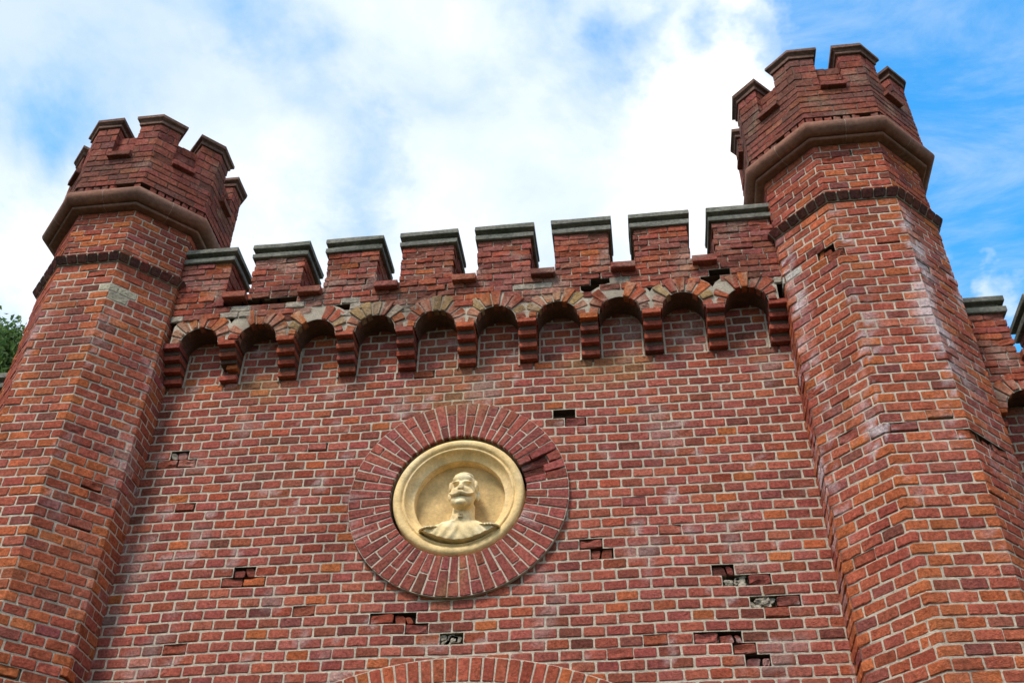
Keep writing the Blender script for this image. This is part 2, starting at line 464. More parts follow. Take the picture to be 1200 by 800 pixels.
def build_wall_field():
    mb = MB()
    path = Path([(-W2 - .25, 0), (W2 + .25, 0)])
    def skip(um, vm_, a, b, v0, v1):
        x = um - W2 - .25
        return math.hypot(x - X_MED, vm_ - Z_MED) < .86
    def hole(um, vm_):
        x = um - W2 - .25
        best = 0
        for (hx, hz), k in HOLES.items():
            if abs(x - hx) < PITCH_B * .5 and abs(vm_ - hz) < CH * .5: best = k
        return best
    lay(mb, path, COURSE0, 90, CH, PITCH_B, .019, MIX_WALL, skip, hole, phase=.06, stain=wall_stain, dmg=.16, joint_v=.021, mdepth=.006, wav=1.0, slot=.009)
    mb.build('brickwork', [M_BRICK, M_MORTAR], wall)
build_wall_field()

def core():
    mb = MB()
    col = (.25, .12, .09)
    # solid masonry behind the facing, leaving the roundel's recess open
    mb.box(-W2 - .2, W2 + .2, .36, .75, 0, 10.0, 0, col)
    mb.build('wall_core', [M_MORTAR], wall)
core()

def ring_quad(mb, cx, cz, y, r0, r1, a0, a1, col, off, depth=.05, stain=None, damage=0.0, rlim=None, floor=-.03):
    """wedge brick in the XZ plane round (cx,cz); off = proud of plane y"""
    def mp(u, v, d):
        # u in [0,1] across angle, v radial
        ang = a0 + (a1 - a0) * u
        rad = v
        if rlim is not None: rad = np.minimum(rad, rlim(ang))
        return np.stack([cx + rad * np.cos(ang), y - d, cz + rad * np.sin(ang)], 1)
    rm = (r0 + r1) / 2; wdt = abs(a1 - a0) * rm
    # scale so that brick()'s metric edge in u is right
    def mp2(u, v, d): return mp(np.asarray(u) / wdt, v, d)
    # winding: increasing angle is anticlockwise seen from -Y, so flip u
    def mp3(u, v, d): return mp2(wdt - np.asarray(u), v, d)
    brick(mb, mp3, 0, wdt, r0, r1, [], col, off=off, damage=damage, depth=depth, stain=stain, e=.007, floor=floor)

def build_brick_ring():
    mb = MB(); n = 58
    y = 0.0
    # mortar bed disc
    k = 116
    ang = np.linspace(0, 2 * math.pi, k, endpoint=False)
    def circ(r, yy): return np.stack([X_MED + r * np.cos(ang), np.full(k, yy), Z_MED + r * np.sin(ang)], 1)
    V = np.concatenate([circ(R_CREAM + .014, .3), circ(R_CREAM + .014, -.044), circ(R_RING - .002, -.044), circ(R_RING - .002, .04)])
    F = []
    for q in range(3):
        for i in range(k): j = (i + 1) % k; F.append((q * k + i, q * k + j, (q + 1) * k + j, (q + 1) * k + i))
    broken = np.zeros(len(V), bool)
    for i in range(k):
        if abs(ang[i] - .32) < .17: V[k + i, 1] = .06 + random.uniform(-.01, .02); broken[k + i] = True
    ringcol = np.tile(np.array(MORT), (len(V), 1)); ringcol[broken] = (.10, .05, .045)
    mb.add(V, F, 1, wall_stain(V, ringcol, True))
    st = 2 * math.pi / n
    for i in range(n):
        a0 = i * st + .0; a1 = a0 + st
        rm = R_CREAM + (.29 if i % 2 else .15) + random.uniform(-.02, .02)
        if random.random() < .12: rm = R_CREAM + .22
        for (r0, r1) in ((R_CREAM + .004, rm), (rm, R_RING)):
            am = (a0 + a1) / 2
            bad = abs(am - .32) < .15 and r0 < R_CREAM + .1
            dm = .9 if bad else (random.uniform(.3, .8) if random.random() < .05 else 0)
            if bad: dm = .9
            j = .0075 / ((r0 + r1) / 2)
            col = tone(MIX_RING)
            if bad: col = col * .45
            ring_quad(mb, X_MED, Z_MED, 0, r0 + .006, r1 - .006, a0 + j, a1 - j, col, .052 + random.uniform(-.003, .003) - (.03 if bad and r0 < R_CREAM + .1 else 0), depth=.0, stain=wall_stain, damage=dm, floor=.010 if bad else .046)
    mb.build('brick_ring', [M_BRICK, M_MORTAR], wall)
build_brick_ring()

def build_gate_arch():
    mb = MB(); Rr = 3.45; cz = 5.665 - Rr; cx = .03
    half = math.acos(1 - 0) if False else .62
    n = 2 * round(Rr * half / .118)
    for lay_i, (r0, r1) in enumerate(((Rr - .235, Rr), (Rr - .47, Rr - .235))):
        nn = n - lay_i * 2
        st = 2 * half / nn
        # mortar bed
        k = 60; ang = np.linspace(math.pi / 2 - half, math.pi / 2 + half, k)
        V = np.concatenate([np.stack([cx + r * np.cos(ang), np.full(k, yy), cz + r * np.sin(ang)], 1) for r, yy in ((r0, -.0075 - .002 * lay_i), (r1, -.0075 - .002 * lay_i), (r1, .02))])
        F = [(q * k + i, q * k + i + 1, (q + 1) * k + i + 1, (q + 1) * k + i) for q in range(2) for i in range(k - 1)]
        mb.add(V, F, 1, np.array(MORT))
        for i in range(nn):
            a0 = math.pi / 2 - half + i * st; j = .009 / r1
            ring_quad(mb, cx, cz, 0, r0 + .008, r1 - .008, a0 + j, a0 + st - j, tone(MIX_ARCH) * 1.05, .016 + random.uniform(-.003, .003), depth=0.0, damage=random.uniform(.3, .7) if random.random() < .1 else 0)
    mb.build('gate_arch', [M_BRICK, M_MORTAR], wall)
build_gate_arch()

# ------------------------------------------------------------------ corbel table and battlements
def arch_stain(V, C, mortar):
    C = parapet_stain(V, C, mortar)
    for i, p in enumerate(V):
        w = smooth(.02, .30, nz(p, 5.5, 91.0) + .5 * nz(p, 15., 4.)) * .40
        C[i] = C[i] * (1 - w) + np.array((.48, .35, .27)) * w
        o = smooth(.15, .4, nz(p, 2.1, 63.0)) * .22
        C[i] = C[i] * (1 - o) + np.array((.36, .23, .09)) * o
    return C
def parapet_stain(V, C, mortar):
    C = C.copy()
    for i, p in enumerate(V):
        w = smooth(.18, .5, nz(p, 2.6, 41.0) + .3 * nz(p, 9., 4.)) * .38
        C[i] = C[i] * (1 - w) + np.array((.40, .33, .27)) * w
        s = smooth(.0, .55, nz(p, 2.0, 57.0)) * .45
        C[i] = C[i] * (1 - s) + np.array((.10, .055, .04)) * s
    return C
def rect_path(x0, x1, y0, y1):
    return Path([(x0, y0), (x1, y0), (x1, y1), (x0, y1)], closed=True)

CAP_PROF = [(.0, .0), (.026, .003), (.034, .010), (.036, .064), (.030, .070), (-.020, .074), (-.022, .142), (.040, .146), (.044, .152), (.044, .208), (.038, .217), (.0, .230)]
def cap_prism(mb, path, z, prof, col, topclose=None):
    """moulded coping run round a closed plan path; prof = (projection, height)"""
    n = len(path.u) - 1
    rows = []
    us = []
    for i in range(n):
        us += [path.u[i], path.u[i] * .5 + path.u[i + 1] * .5]
    us = np.array(us)
    k = len(us)
    V = np.concatenate([path(us, np.full(k, z + h), np.full(k, p)) for p, h in prof])
    V += rng.normal(0, .0022, V.shape)
    F = []
    for q in range(len(prof) - 1):
        for i in range(k): j = (i + 1) % k; F.append((q * k + i, q * k + j, (q + 1) * k + j, (q + 1) * k + i))
    F.append(tuple((len(prof) - 1) * k + i for i in range(k)))
    F.append(tuple(reversed(range(k))))
    C = np.tile(np.array(col), (len(V), 1))
    for i, p in enumerate(V):
        s = smooth(-.1, .45, nz(p, 4.5, 12.0)) * .55
        C[i] = C[i] * (1 - s) + np.array((.055, .07, .05)) * s
        t = smooth(.2, .5, nz(p, 7.5, 71.0)) * .5
        C[i] = C[i] * (1 - t) + np.array((.25, .25, .2)) * t
    mb.add(V, F, 0, C)

COPING = (.19, .18, .152)
def corbel_bricks(x, w, zt, yp, yw, damaged=False):
    mb = MB()
    st = (yw - yp) / 4.0
    for k in range(4):
        z0 = zt - (4 - k) * CH
        yf = yw - st * (k + 1) + (.004 if k < 3 else 0)
        ww = w * random.uniform(.97, 1.02); dx = random.uniform(-.006, .006)
        if damaged and k == 1: ww *= .6; dx += .035; yf += .03
        path = Path([(x + dx - ww / 2, yw + .02), (x + dx - ww / 2, yf), (x + dx + ww / 2, yf), (x + dx + ww / 2, yw + .02)])
        mb_col = tone(MIX_TOWER) * 1.05
        brick(mb, path, 0, path.L, z0 + .042, z0 + CH - .002, list(path.corners()), mb_col, off=0, damage=random.uniform(.1, .5), depth=.02)
        # bed: underside and top of the projecting brick, and thin mortar between
        mb.box(x + dx - ww / 2 + .004, x + dx + ww / 2 - .004, yf + .004, yw + .02, z0 + .043, z0 + CH - .003, 0, mb_col * .9)
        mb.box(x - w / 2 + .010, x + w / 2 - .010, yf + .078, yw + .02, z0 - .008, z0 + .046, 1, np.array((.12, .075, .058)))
    for sx in (-1, 1):      # smear of mortar where the corbel meets the wall
        xa_ = x + sx * (w / 2 + .004); xb_ = x + sx * (w / 2 + .022)
        mb.box(min(xa_, xb_), max(xa_, xb_), yw - .016, yw + .01, zt - 4 * CH + .01, zt + .02, 1, np.array(MORT) * random.uniform(.8, 1.1), jit=.003)
    return mb

def battlement(owner, x0, arch_xs, corbel_xs, merlons, yw, yp, zs, xl, xr, gaps=(), lost=()):
    """corbels, arches, wall band and merlons. merlons = list of (left,right); zs = springing height"""
    apitch = arch_xs[1] - arch_xs[0]
    r0, r1 = .226, .448
    # corbels
    for i, x in enumerate(corbel_xs):
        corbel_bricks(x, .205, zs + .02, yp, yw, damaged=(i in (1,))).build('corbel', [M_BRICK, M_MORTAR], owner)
    # arches: voussoirs and soffit
    half = apitch / 2
    for ai, ax in enumerate(arch_xs):
        mb = MB()
        k = 20; ang = np.linspace(0, math.pi, k)
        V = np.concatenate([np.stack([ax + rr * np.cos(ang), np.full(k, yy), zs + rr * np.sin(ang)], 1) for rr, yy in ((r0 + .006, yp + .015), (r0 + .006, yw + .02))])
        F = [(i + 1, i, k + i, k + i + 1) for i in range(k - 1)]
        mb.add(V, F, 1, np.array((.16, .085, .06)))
        # mortar bed of the arch face, clipped midway to its neighbours
        lim = lambda a: half / np.maximum(np.abs(np.cos(a)), 1e-4)
        ro = np.minimum(r1 + .004, lim(ang))
        V = np.concatenate([np.stack([ax + rr * np.cos(ang), np.full(k, yp + .016), zs + rr * np.sin(ang)], 1) for rr in (np.full(k, r0), ro)])
        F = [(i, i + 1, k + i + 1, k + i)[::-1] for i in range(k - 1)]
        mc = np.tile(np.array(MORT) * random.uniform(.75, 1.0), (len(V), 1))
        mb.add(V, F, 1, parapet_stain(V, mc, True))
        n = 9; st = math.pi / n
        pale = random.random()
        for i in range(n):
            a0 = i * st; am = a0 + st / 2
            if (ai, i) in lost: continue
            rr = min(r1, half / max(abs(math.cos(am)), 1e-4) - .004)
            if rr - r0 < .05: continue
            j = .011 / r1
            col = tone(MIX_ARCH)
            q = random.random()
            if q < .05: col = np.array((.44, .36, .27))
            elif q < .16: col = np.array((.38, .24, .11))
            ring_quad(mb, ax, zs, yp, r0 + random.uniform(-.006, .012), rr - random.uniform(0.0, .035), a0 + j * random.uniform(.8, 2), a0 + st - j * random.uniform(.8, 2), col,
                      random.uniform(-.008, .012), depth=.10, damage=random.uniform(.15, .6) if random.random() < .5 else 0, floor=-.013, rlim=lambda a: half / np.maximum(np.abs(np.cos(a)), 1e-4) - .004, stain=arch_stain)
        mb.build('corbel_arch', [M_BRICK, M_MORTAR], owner)
    # band of brick above the arches up to the crenel floor
    zb0 = zs + .2395
    nc = 5; ch = .0932
    mb = MB()
    path = Path([(xl, yp), (xr, yp)])
    def skip(um, vm_, a, b, v0, v1):
        x = um + xl
        if v0 > zs + r1 - .02: return False
        d = min(abs(x - ax) for ax in arch_xs)
        return v1 < zs + math.sqrt(max(r1 ** 2 - min(d, half) ** 2, 0)) - .02
    def plaster(um, vm_, path, cs, a, b):
        x = um + xl
        d = min(abs(x - ax) for ax in arch_xs)
        if vm_ < zs + .52 and random.random() < (.34 if d > half * .45 else .08): return np.array((.46, .38, .30)) * random.uniform(.75, 1.05)
        return tone(MIX_PARAPET)
    def hole(um, vm_):
        x = um + xl
        for gx0, gx1, gz0, gz1 in gaps:
            if gx0 < x < gx1 and gz0 < vm_ < gz1: return 1
        return 0
    lay(mb, path, zb0, nc, ch, PITCH_B, .012, MIX_PARAPET, skip, hole, phase=.05, stain=parapet_stain, dmg=.28, jit=.006, mdepth=.014, gap_dark=.3, joint_v=.012, tonef=plaster, wav=.6, slot=.02)
    zf = zb0 + nc * ch
    # body of the parapet: top sheet, back
    ztop = zf - .006
    mb.box(xl, xr, yp + .125, .16 + yw, zs + .30, ztop - .02, 1, (.2, .10, .075))
    mb.box(xl, xr, yp + .017, yp + .124, zf - .075, ztop, 1, (.2, .10, .075))
    mb.build('parapet_band', [M_BRICK, M_MORTAR], owner)
    # merlons
    zc = zs + 1.240
    nm = 6; mh = (zc - zf) / nm
    for (a, b) in merlons:
        mb = MB()
        path = rect_path(a, b, yp, yw + .22)
        lay(mb, path, zf, nm, mh, .232, .010, MIX_PARAPET, None, None, phase=.05, stain=parapet_stain, dmg=.35, jit=.008, mdepth=.014, gap_dark=.35, joint_v=.012, slot=.04)
        mo = mb.build('merlon', [M_BRICK, M_MORTAR], owner)
        mc = MB()
        cap_prism(mc, path, zc, CAP_PROF, COPING)
        mc.build('coping', [M_COPING], mo)
    for i in range(len(merlons) - 1):
        a = merlons[i][1]; b = merlons[i + 1][0]
        mb = MB()
        x0_, x1_ = a + .008, b - .004
        dz = random.uniform(-.012, .012)
        pth = Path([(x0_, yp + .3), (x0_, yp - .085), (x1_, yp - .085), (x1_, yp + .3)])
        col = tone(MIX_DRUM) * 1.05
        zl = zf - .118 + dz
        brick(mb, pth, 0, pth.L, zl, zl + .085, list(pth.corners()), col, depth=.02, damage=.2, stain=parapet_stain)
        mb.box(x0_ + .004, x1_ - .004, yp - .08, yp + .3, zl + .001, zl + .083, 0, col)
        # sloped rise behind it
        v = np.array([(x0_, yp + .02, zl + .084), (x1_, yp + .02, zl + .084), (x1_, yp + .3, zl + .14), (x0_, yp + .3, zl + .14), (x0_, yw + .15, zl + .14), (x1_, yw + .15, zl + .14), (x1_, yw + .15, zl), (x0_, yw + .15, zl)])
        mb.add(v, [(0, 1, 2, 3), (3, 2, 5, 4), (4, 5, 6, 7)], 1, col * .8)
        mb.build('crenel_sill', [M_BRICK, M_MORTAR], owner)

AP = .686
AX = [-3.09 + AP * i for i in range(10)]
CX = [-3.433 + .024] + [-3.433 + AP * i for i in range(1, 10)] + [3.427 - .024]
MER = []
PM, WM = .9076, .700
for k in range(8):
    l = -3.561 + PM * k + .040; r = -3.561 + PM * k + WM - .040
    MER.append((max(l, -3.497), min(r, 3.497)))
MER[-1] = (MER[-1][0], 3.497)
GAPS = [(-2.95, -2.05, 9.90, 9.97), (-1.72, -1.45, 9.75, 9.84), (1.30, 1.55, 9.75, 9.88), (2.70, 2.88, 9.75, 9.9), (-.5, -.35, 9.7, 9.8)]
GAPS = [(a, b, c - .02, d + .02) for a, b, c, d in GAPS]
LOST = {(1, 6), (2, 5), (2, 4), (7, 5), (7, 4), (9, 6)}
battlement(wall, 0, AX, CX, MER, 0.0, YP, ZARCH, -3.498, 3.498, GAPS, LOST)

# ================================================================== towers
T8 = math.tan(math.pi / 8)
def octo(cx, cy, A):
    # starts at the left-back corner and runs so that the outside is on the right of travel
    h = A * T8
    p = [(-A, h), (-A, -h), (-h, -A), (h, -A), (A, -h), (A, h), (h, A), (-h, A)]
    return Path([(cx + x, cy + y) for x, y in p], closed=True)

def lathe8(mb, cx, cy, prof, mat, colf, joints=False):
    """octagonal moulding: prof = list of (apothem, z)"""
    rows = []
    h = T8
    base = [(-1, h), (-1, -h), (-h, -1), (h, -1), (1, -h), (1, h), (h, 1), (-h, 1)]
    # split every side in three so that stones can differ
    pts = []
    for i in range(8):
        a = np.array(base[i]); b = np.array(base[(i + 1) % 8])
        pts += [a, a * .505 + b * .495, a * .5 + b * .5, a * .495 + b * .505]
    k = len(pts)
    V = np.array([(cx + x * A, cy + y * A, z) for A, z in prof for x, y in pts])
    V += rng.normal(0, .0015, V.shape)
    F = []
    for q in range(len(prof) - 1):
        for i in range(k): j = (i + 1) % k; F.append((q * k + i, q * k + j, (q + 1) * k + j, (q + 1) * k + i))
    C = np.array([colf(p) for p in V])
    if joints:
        q = np.arange(len(V)) % 4 == 2
        C[q] = (.34, .27, .21)
    mb.add(V, F, mat, C)

def make_tower(name, sgn, label, dz, white):
    A = .879; cx = sgn * (W2 + A); cy = 0.0
    t = empty(name, (cx, cy, 0), label, 'tower', 'octagonal towers flanking the gate front')
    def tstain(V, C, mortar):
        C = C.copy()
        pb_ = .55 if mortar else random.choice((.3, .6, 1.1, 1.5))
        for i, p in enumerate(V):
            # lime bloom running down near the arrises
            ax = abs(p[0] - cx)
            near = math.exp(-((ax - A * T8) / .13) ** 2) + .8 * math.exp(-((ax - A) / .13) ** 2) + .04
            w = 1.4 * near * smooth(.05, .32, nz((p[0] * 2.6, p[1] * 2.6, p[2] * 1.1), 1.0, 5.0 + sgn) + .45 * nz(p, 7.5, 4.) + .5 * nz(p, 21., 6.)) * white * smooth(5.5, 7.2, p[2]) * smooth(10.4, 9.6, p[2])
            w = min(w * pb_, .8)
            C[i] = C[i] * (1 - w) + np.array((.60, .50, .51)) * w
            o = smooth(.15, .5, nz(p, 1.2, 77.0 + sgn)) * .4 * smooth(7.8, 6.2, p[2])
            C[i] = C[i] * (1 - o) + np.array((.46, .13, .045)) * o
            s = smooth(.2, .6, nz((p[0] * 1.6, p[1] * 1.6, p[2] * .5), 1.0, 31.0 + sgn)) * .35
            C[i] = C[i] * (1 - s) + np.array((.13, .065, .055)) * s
            if mortar and sgn > 0 and p[0] < cx - A + .03: C[i] = np.array((.20, .105, .08))      # joints toned brick brown on the return face
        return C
    def drum_stain(V, C, mortar):
        C = C.copy()
        for i, p in enumerate(V):
            s = smooth(-.15, .45, nz(p, 1.7, 13.0 + sgn)) * .6
            C[i] = C[i] * (1 - s) + np.array((.12, .065, .05)) * s
            w = smooth(.28, .5, nz(p, 4.2, 3.0 + sgn)) * .3
            C[i] = C[i] * (1 - w) + np.array((.30, .25, .18)) * w
        return C
    pa = octo(cx, cy, A)
    def skip(um, vm_, a, b, v0, v1):
        q = pa(np.array([um]), np.array([vm_]), np.array([0.0]))[0]
        return q[1] > .30 and vm_ < 9.2
    zb = 10.235
    ncs = int(zb / .1109); ch = zb / ncs
    mb = MB()
    hset = [(random.uniform(0, pa.L), random.uniform(4.5, 9.8)) for _ in range(3)]
    # a pale repair and a putlog hole seen in the photograph
    special = [(4.379 - .47, 9.66, 1)] if sgn > 0 else []
    def hole(um, vm_):
        q = pa(np.array([um]), np.array([vm_]), np.array([0.0]))[0]
        for sx, sz, k in special:
            if abs(q[0] - sx + .02) < .10 and q[1] < -.3 and abs(vm_ - sz) < ch * .5: return 3
        for hu, hz in hset:
            if abs(um - hu) < .07 and abs(vm_ - hz) < ch * .5: return 3
        return 0
    def tonef(um, vm_, path, cs, a, b):
        c = tone(MIX_TOWER)
        if any(a < x < b for x in cs) and random.random() < .5: c = np.array(random.choice(ORANGE)) * random.uniform(.85, 1.1)
        q = path(np.array([um]), np.array([vm_]), np.array([0.0]))[0]
        if sgn < 0 and abs(q[0] - (cx + .40)) < .12 and q[1] < 0 and abs(vm_ - 9.78) < .08: c = np.array((.42, .37, .27))
        if sgn > 0 and abs(q[0] - 3.58) < .11 and q[1] < 0 and abs(vm_ - 9.62) < .09: c = np.array((.45, .42, .36))
        return c
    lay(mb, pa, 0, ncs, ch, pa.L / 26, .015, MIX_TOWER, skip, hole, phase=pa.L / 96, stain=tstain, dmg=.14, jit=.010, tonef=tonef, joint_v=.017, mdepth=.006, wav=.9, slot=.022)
    mb.build('shaft', [M_BRICK, M_MORTAR], t)
    mb = MB()
    lathe8(mb, cx, cy, [(A - .13, 0), (A - .13, 11.1)], 0, lambda p: np.array((.16, .10, .075)))
    mb.build('tower_core', [M_MORTAR], t)
    # dark string course of header bricks, chamfered underneath
    mb = MB()
    pb = octo(cx, cy, A + .0)
    n = 48; stp = pb.L / n
    for i in range(n):
        a, b = i * stp, (i + 1) * stp
        def mp(u, v, d, pb=pb):
            v = np.asarray(v); tt = np.clip((v - zb) / .075, 0, 1)
            return pb(u, v, np.asarray(d) + .012 + .062 * tt)
        cs = list(pb.corners()) + [pb.L]
        brick(mb, mp, a + .007, b - .007, zb + .008, zb + .096, cs, tone(MIX_BAND), depth=.0, damage=0)
    lathe8(mb, cx, cy, [(A - .02, zb - .002), (A + .008, zb + .001), (A + .060, zb + .078), (A + .060, zb + .104), (A - .02, zb + .118)], 1, lambda p: np.array((.30, .25, .19)))
    mb.build('string_course', [M_BRICK, M_MORTAR], t)
    # neck
    mb = MB()
    z1 = zb + .106; ztor = 11.13 + dz
    nn = 8; chn = (ztor - z1) / nn
    pn = octo(cx, cy, A - .004)
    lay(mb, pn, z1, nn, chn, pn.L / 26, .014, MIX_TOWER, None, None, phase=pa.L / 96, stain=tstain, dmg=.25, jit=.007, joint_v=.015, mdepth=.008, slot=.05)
    mb.build('neck', [M_BRICK, M_MORTAR], t)
    # moulded stone cornice: fillet, cavetto, torus
    mb = MB()
    prof = [(A - .03, 0.0), (A + .072, 0.0), (A + .092, .006), (A + .094, .038), (A + .084, .046), (A + .078, .060)]
    cz_, rr = .148, .104
    for k in range(13):
        a = -math.pi * .46 + math.pi * .96 * k / 12
        prof.append((A + .098 + rr * math.cos(a), cz_ + rr * math.sin(a)))
    prof.append((A + .06, cz_ + rr + .004))
    def cst(p):
        c = np.array((.23, .108, .072))
        s = smooth(-.2, .4, nz(p, 2.4, 8.0)) * .5
        c = c * (1 - s) + np.array((.12, .085, .068)) * s
        w = smooth(.3, .55, nz(p, 3.8, 19.0)) * .4
        return c * (1 - w) + np.array((.33, .26, .2)) * w
    lathe8(mb, cx, cy, [(a, z + ztor) for a, z in prof], 0, cst, joints=True)
    mb.build('cornice', [M_STONE], t, smooth=True)
    # projecting parapet with a dentilled first course
    AD = 1.005
    z2 = ztor + cz_ + rr + .004
    pd = octo(cx, cy, AD)
    mb = MB()
    n = 64; stp = pd.L / n
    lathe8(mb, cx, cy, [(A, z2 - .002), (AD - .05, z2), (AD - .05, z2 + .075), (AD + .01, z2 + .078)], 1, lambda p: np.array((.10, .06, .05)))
    for i in range(n):
        a, b = i * stp, (i + 1) * stp
        if random.random() < .12: continue
        cs = list(pd.corners()) + [pd.L]
        brick(mb, pd, a + .012, b - .010, z2 + .006, z2 + .078, cs, tone(MIX_DRUM), off=.006, depth=.06, stain=drum_stain, damage=.3)
    z3 = z2 + .079
    zcr = 12.055 + dz
    nd = 6; chd = (zcr - z3) / nd
    lay(mb, pd, z3, nd, chd, pd.L / 26, .008, MIX_DRUM, None, None, phase=.1, stain=drum_stain, dmg=.10, jit=.003, mdepth=.009, mcol=(.25, .185, .14), gap_dark=.2, joint_v=.012)
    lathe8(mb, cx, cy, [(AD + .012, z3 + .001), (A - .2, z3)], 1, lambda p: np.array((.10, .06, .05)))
    # recessed brick infill low in every crenel, then the roof floor
    pin = octo(cx, cy, AD - .080)
    lay(mb, pin, zcr, 3, .134, pin.L / 26, .008, MIX_DRUM, None, None, phase=.02, stain=drum_stain, dmg=.1, jit=.004, mdepth=.013, mcol=(.20, .15, .115), joint_v=.010)
    lathe8(mb, cx, cy, [(AD - .012, zcr - .004), (AD - .10, zcr - .002), (AD - .10, zcr + .40), (AD - .24, zcr + .404), (AD - .245, zcr + .05), (.05, zcr + .05)], 1, lambda p: np.array((.19, .10, .075)))
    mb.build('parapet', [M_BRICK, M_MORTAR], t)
    # merlons on the corners, each with its moulded coping
    h8 = AD * T8
    gapw = .145
    sl = h8 * 2 / 2 - gapw            # arm length of a merlon on either side of its corner
    thick = .24
    base = [(-AD, h8), (-AD, -h8), (-h8, -AD), (h8, -AD), (AD, -h8), (AD, h8), (h8, AD), (-h8, AD)]
    zt = 12.575 + dz
    for i in range(8):
        c0 = np.array(base[i]); pa_ = np.array(base[i - 1]); pb_ = np.array(base[(i + 1) % 8])
        d0 = (pa_ - c0) / np.linalg.norm(pa_ - c0); d1 = (pb_ - c0) / np.linalg.norm(pb_ - c0)
        n0 = np.array((-d0[1], d0[0])); n0 = n0 if n0 @ c0 > 0 else -n0
        n1 = np.array((-d1[1], d1[0])); n1 = n1 if n1 @ c0 > 0 else -n1
        e0 = c0 + d0 * sl; e1 = c0 + d1 * sl
        ci = c0 * (AD - thick) / AD
        pts = [e0, c0, e1, e1 - n1 * thick, ci, e0 - n0 * thick]
        pth = Path([(cx + q[0], cy + q[1]) for q in pts], closed=True)
        mb = MB()
        lay(mb, pth, zcr, 4, (zt - zcr) / 4, .20, .008, MIX_DRUM, None, None, phase=.08, stain=drum_stain, dmg=.12, jit=.003, mdepth=.009, mcol=(.25, .185, .14), gap_dark=.2, joint_v=.012)
        mo = mb.build('merlon', [M_BRICK, M_MORTAR], t)
        mc = MB()
        pr = [(0, 0), (.018, .003), (.022, .01), (.022, .046), (.016, .052), (.034, .070), (.052, .080), (.056, .088), (.056, .128), (.05, .136), (0, .165)]
        k = len(pth.u) - 1
        V = np.concatenate([pth(pth.u[:-1], np.full(k, zt + hh), np.full(k, pp)) for pp, hh in pr]) + rng.normal(0, .002, (k * len(pr), 3))
        F = [(q * k + a, q * k + (a + 1) % k, (q + 1) * k + (a + 1) % k, (q + 1) * k + a) for q in range(len(pr) - 1) for a in range(k)]
        F += [tuple((len(pr) - 1) * k + a for a in (0, 1, 4, 5)), tuple((len(pr) - 1) * k + a for a in (1, 2, 3, 4)), (5, 4, 1, 0), (4, 3, 2, 1)]
        cc = np.array([np.array((.20, .112, .086)) * (1 - .4 * smooth(-.2, .4, nz(p, 6, 2.0 + i))) for p in V])
        mc.add(V, F, 0, cc)
        mc.build('coping', [M_COPING], mo)
        # sill brick under the crenel on the side after this corner
        mid = (c0 + pb_) / 2
        hw = gapw + .005
        f = n1; s_ = d1
        q = [mid - s_ * hw - f * .12, mid - s_ * hw + f * .062, mid + s_ * hw + f * .062, mid + s_ * hw - f * .12]
        ps = Path([(cx + a[0], cy + a[1]) for a in q])
        mb = MB(); col = tone(MIX_DRUM)
        zl = zcr - .085
        brick(mb, ps, 0, ps.L, zl, zl + .082, list(ps.corners()), col, depth=.02, damage=.2, stain=drum_stain)
        vv = ps(np.array([0.004, ps.u[1], ps.u[2], ps.L - .004] * 2), np.array([zl + .002] * 4 + [zl + .08] * 4), np.full(8, -.004))
        mb.add(vv, [(3, 2, 1, 0), (4, 5, 6, 7)], 0, col * .9)
        mb.build('crenel_sill', [M_BRICK, M_MORTAR], t)
    return t
make_tower('octagonal_tower', -1, 'left octagonal brick tower with tall crown, standing before the treetop', .0 - .03, .22)
make_tower('octagonal_tower', 1, 'right octagonal brick tower, streaked white along its edges, standing beside open blue sky', .035, .75)

# ================================================================== lower wings either side
def make_wing(sgn, label):
    w = empty('wing_wall', (sgn * 7.6, .4, 0), label, 'wall', 'lower wing walls beyond the towers')
    yw, yp = .40, .09
    x0, x1 = (5.22, 9.4)
    mb = MB()
    zs = 8.055 + (.03 if sgn > 0 else -.05)
    n = int(8.3 / CH)
    xa, xb = (x0 - .5, x1) if sgn > 0 else (-x1, -x0 + .5)
    path = Path([(xa, yw), (xb, yw)])
    lay(mb, path, zs + .02 + 2 * CH - 76 * CH if False else zs - 72 * CH, 74, CH, PITCH_B, .018, MIX_WALL, lambda um, vm_, a, b, v0, v1: vm_ < 0.0, None, phase=.1, stain=wall_stain, dmg=.08, joint_v=.021, mdepth=.006)
    mb.box(xa, xb, yw + .05, yw + .5, 0, zs + .5, 1, (.25, .12, .09))
    mb.build('brickwork', [M_BRICK, M_MORTAR], w)
    mer = [(5.135 + PM * k - .0, 5.135 + PM * k + WM - .08) for k in range(5)]
    mer = [(a + .055, b + .055) for a, b in mer]
    ax = [5.19 + AP * k + .56 for k in range(6)]
    if sgn < 0:
        mer = [(-b, -a) for a, b in reversed(mer)]; ax = [-a for a in reversed(ax)]
    cxs = [ax[0] - AP / 2] + [a + AP / 2 for a in ax]
    battlement(w, 0, ax, cxs, mer, yw, yp, zs, min(mer[0][0], cxs[0] - .1), max(mer[-1][1], cxs[-1] + .1))
    return w
make_wing(1, 'lower brick wing wall at the right frame edge, its battlements beyond the right tower')
make_wing(-1, 'lower brick wing wall below the treetop, showing a single dark coping past the left tower')

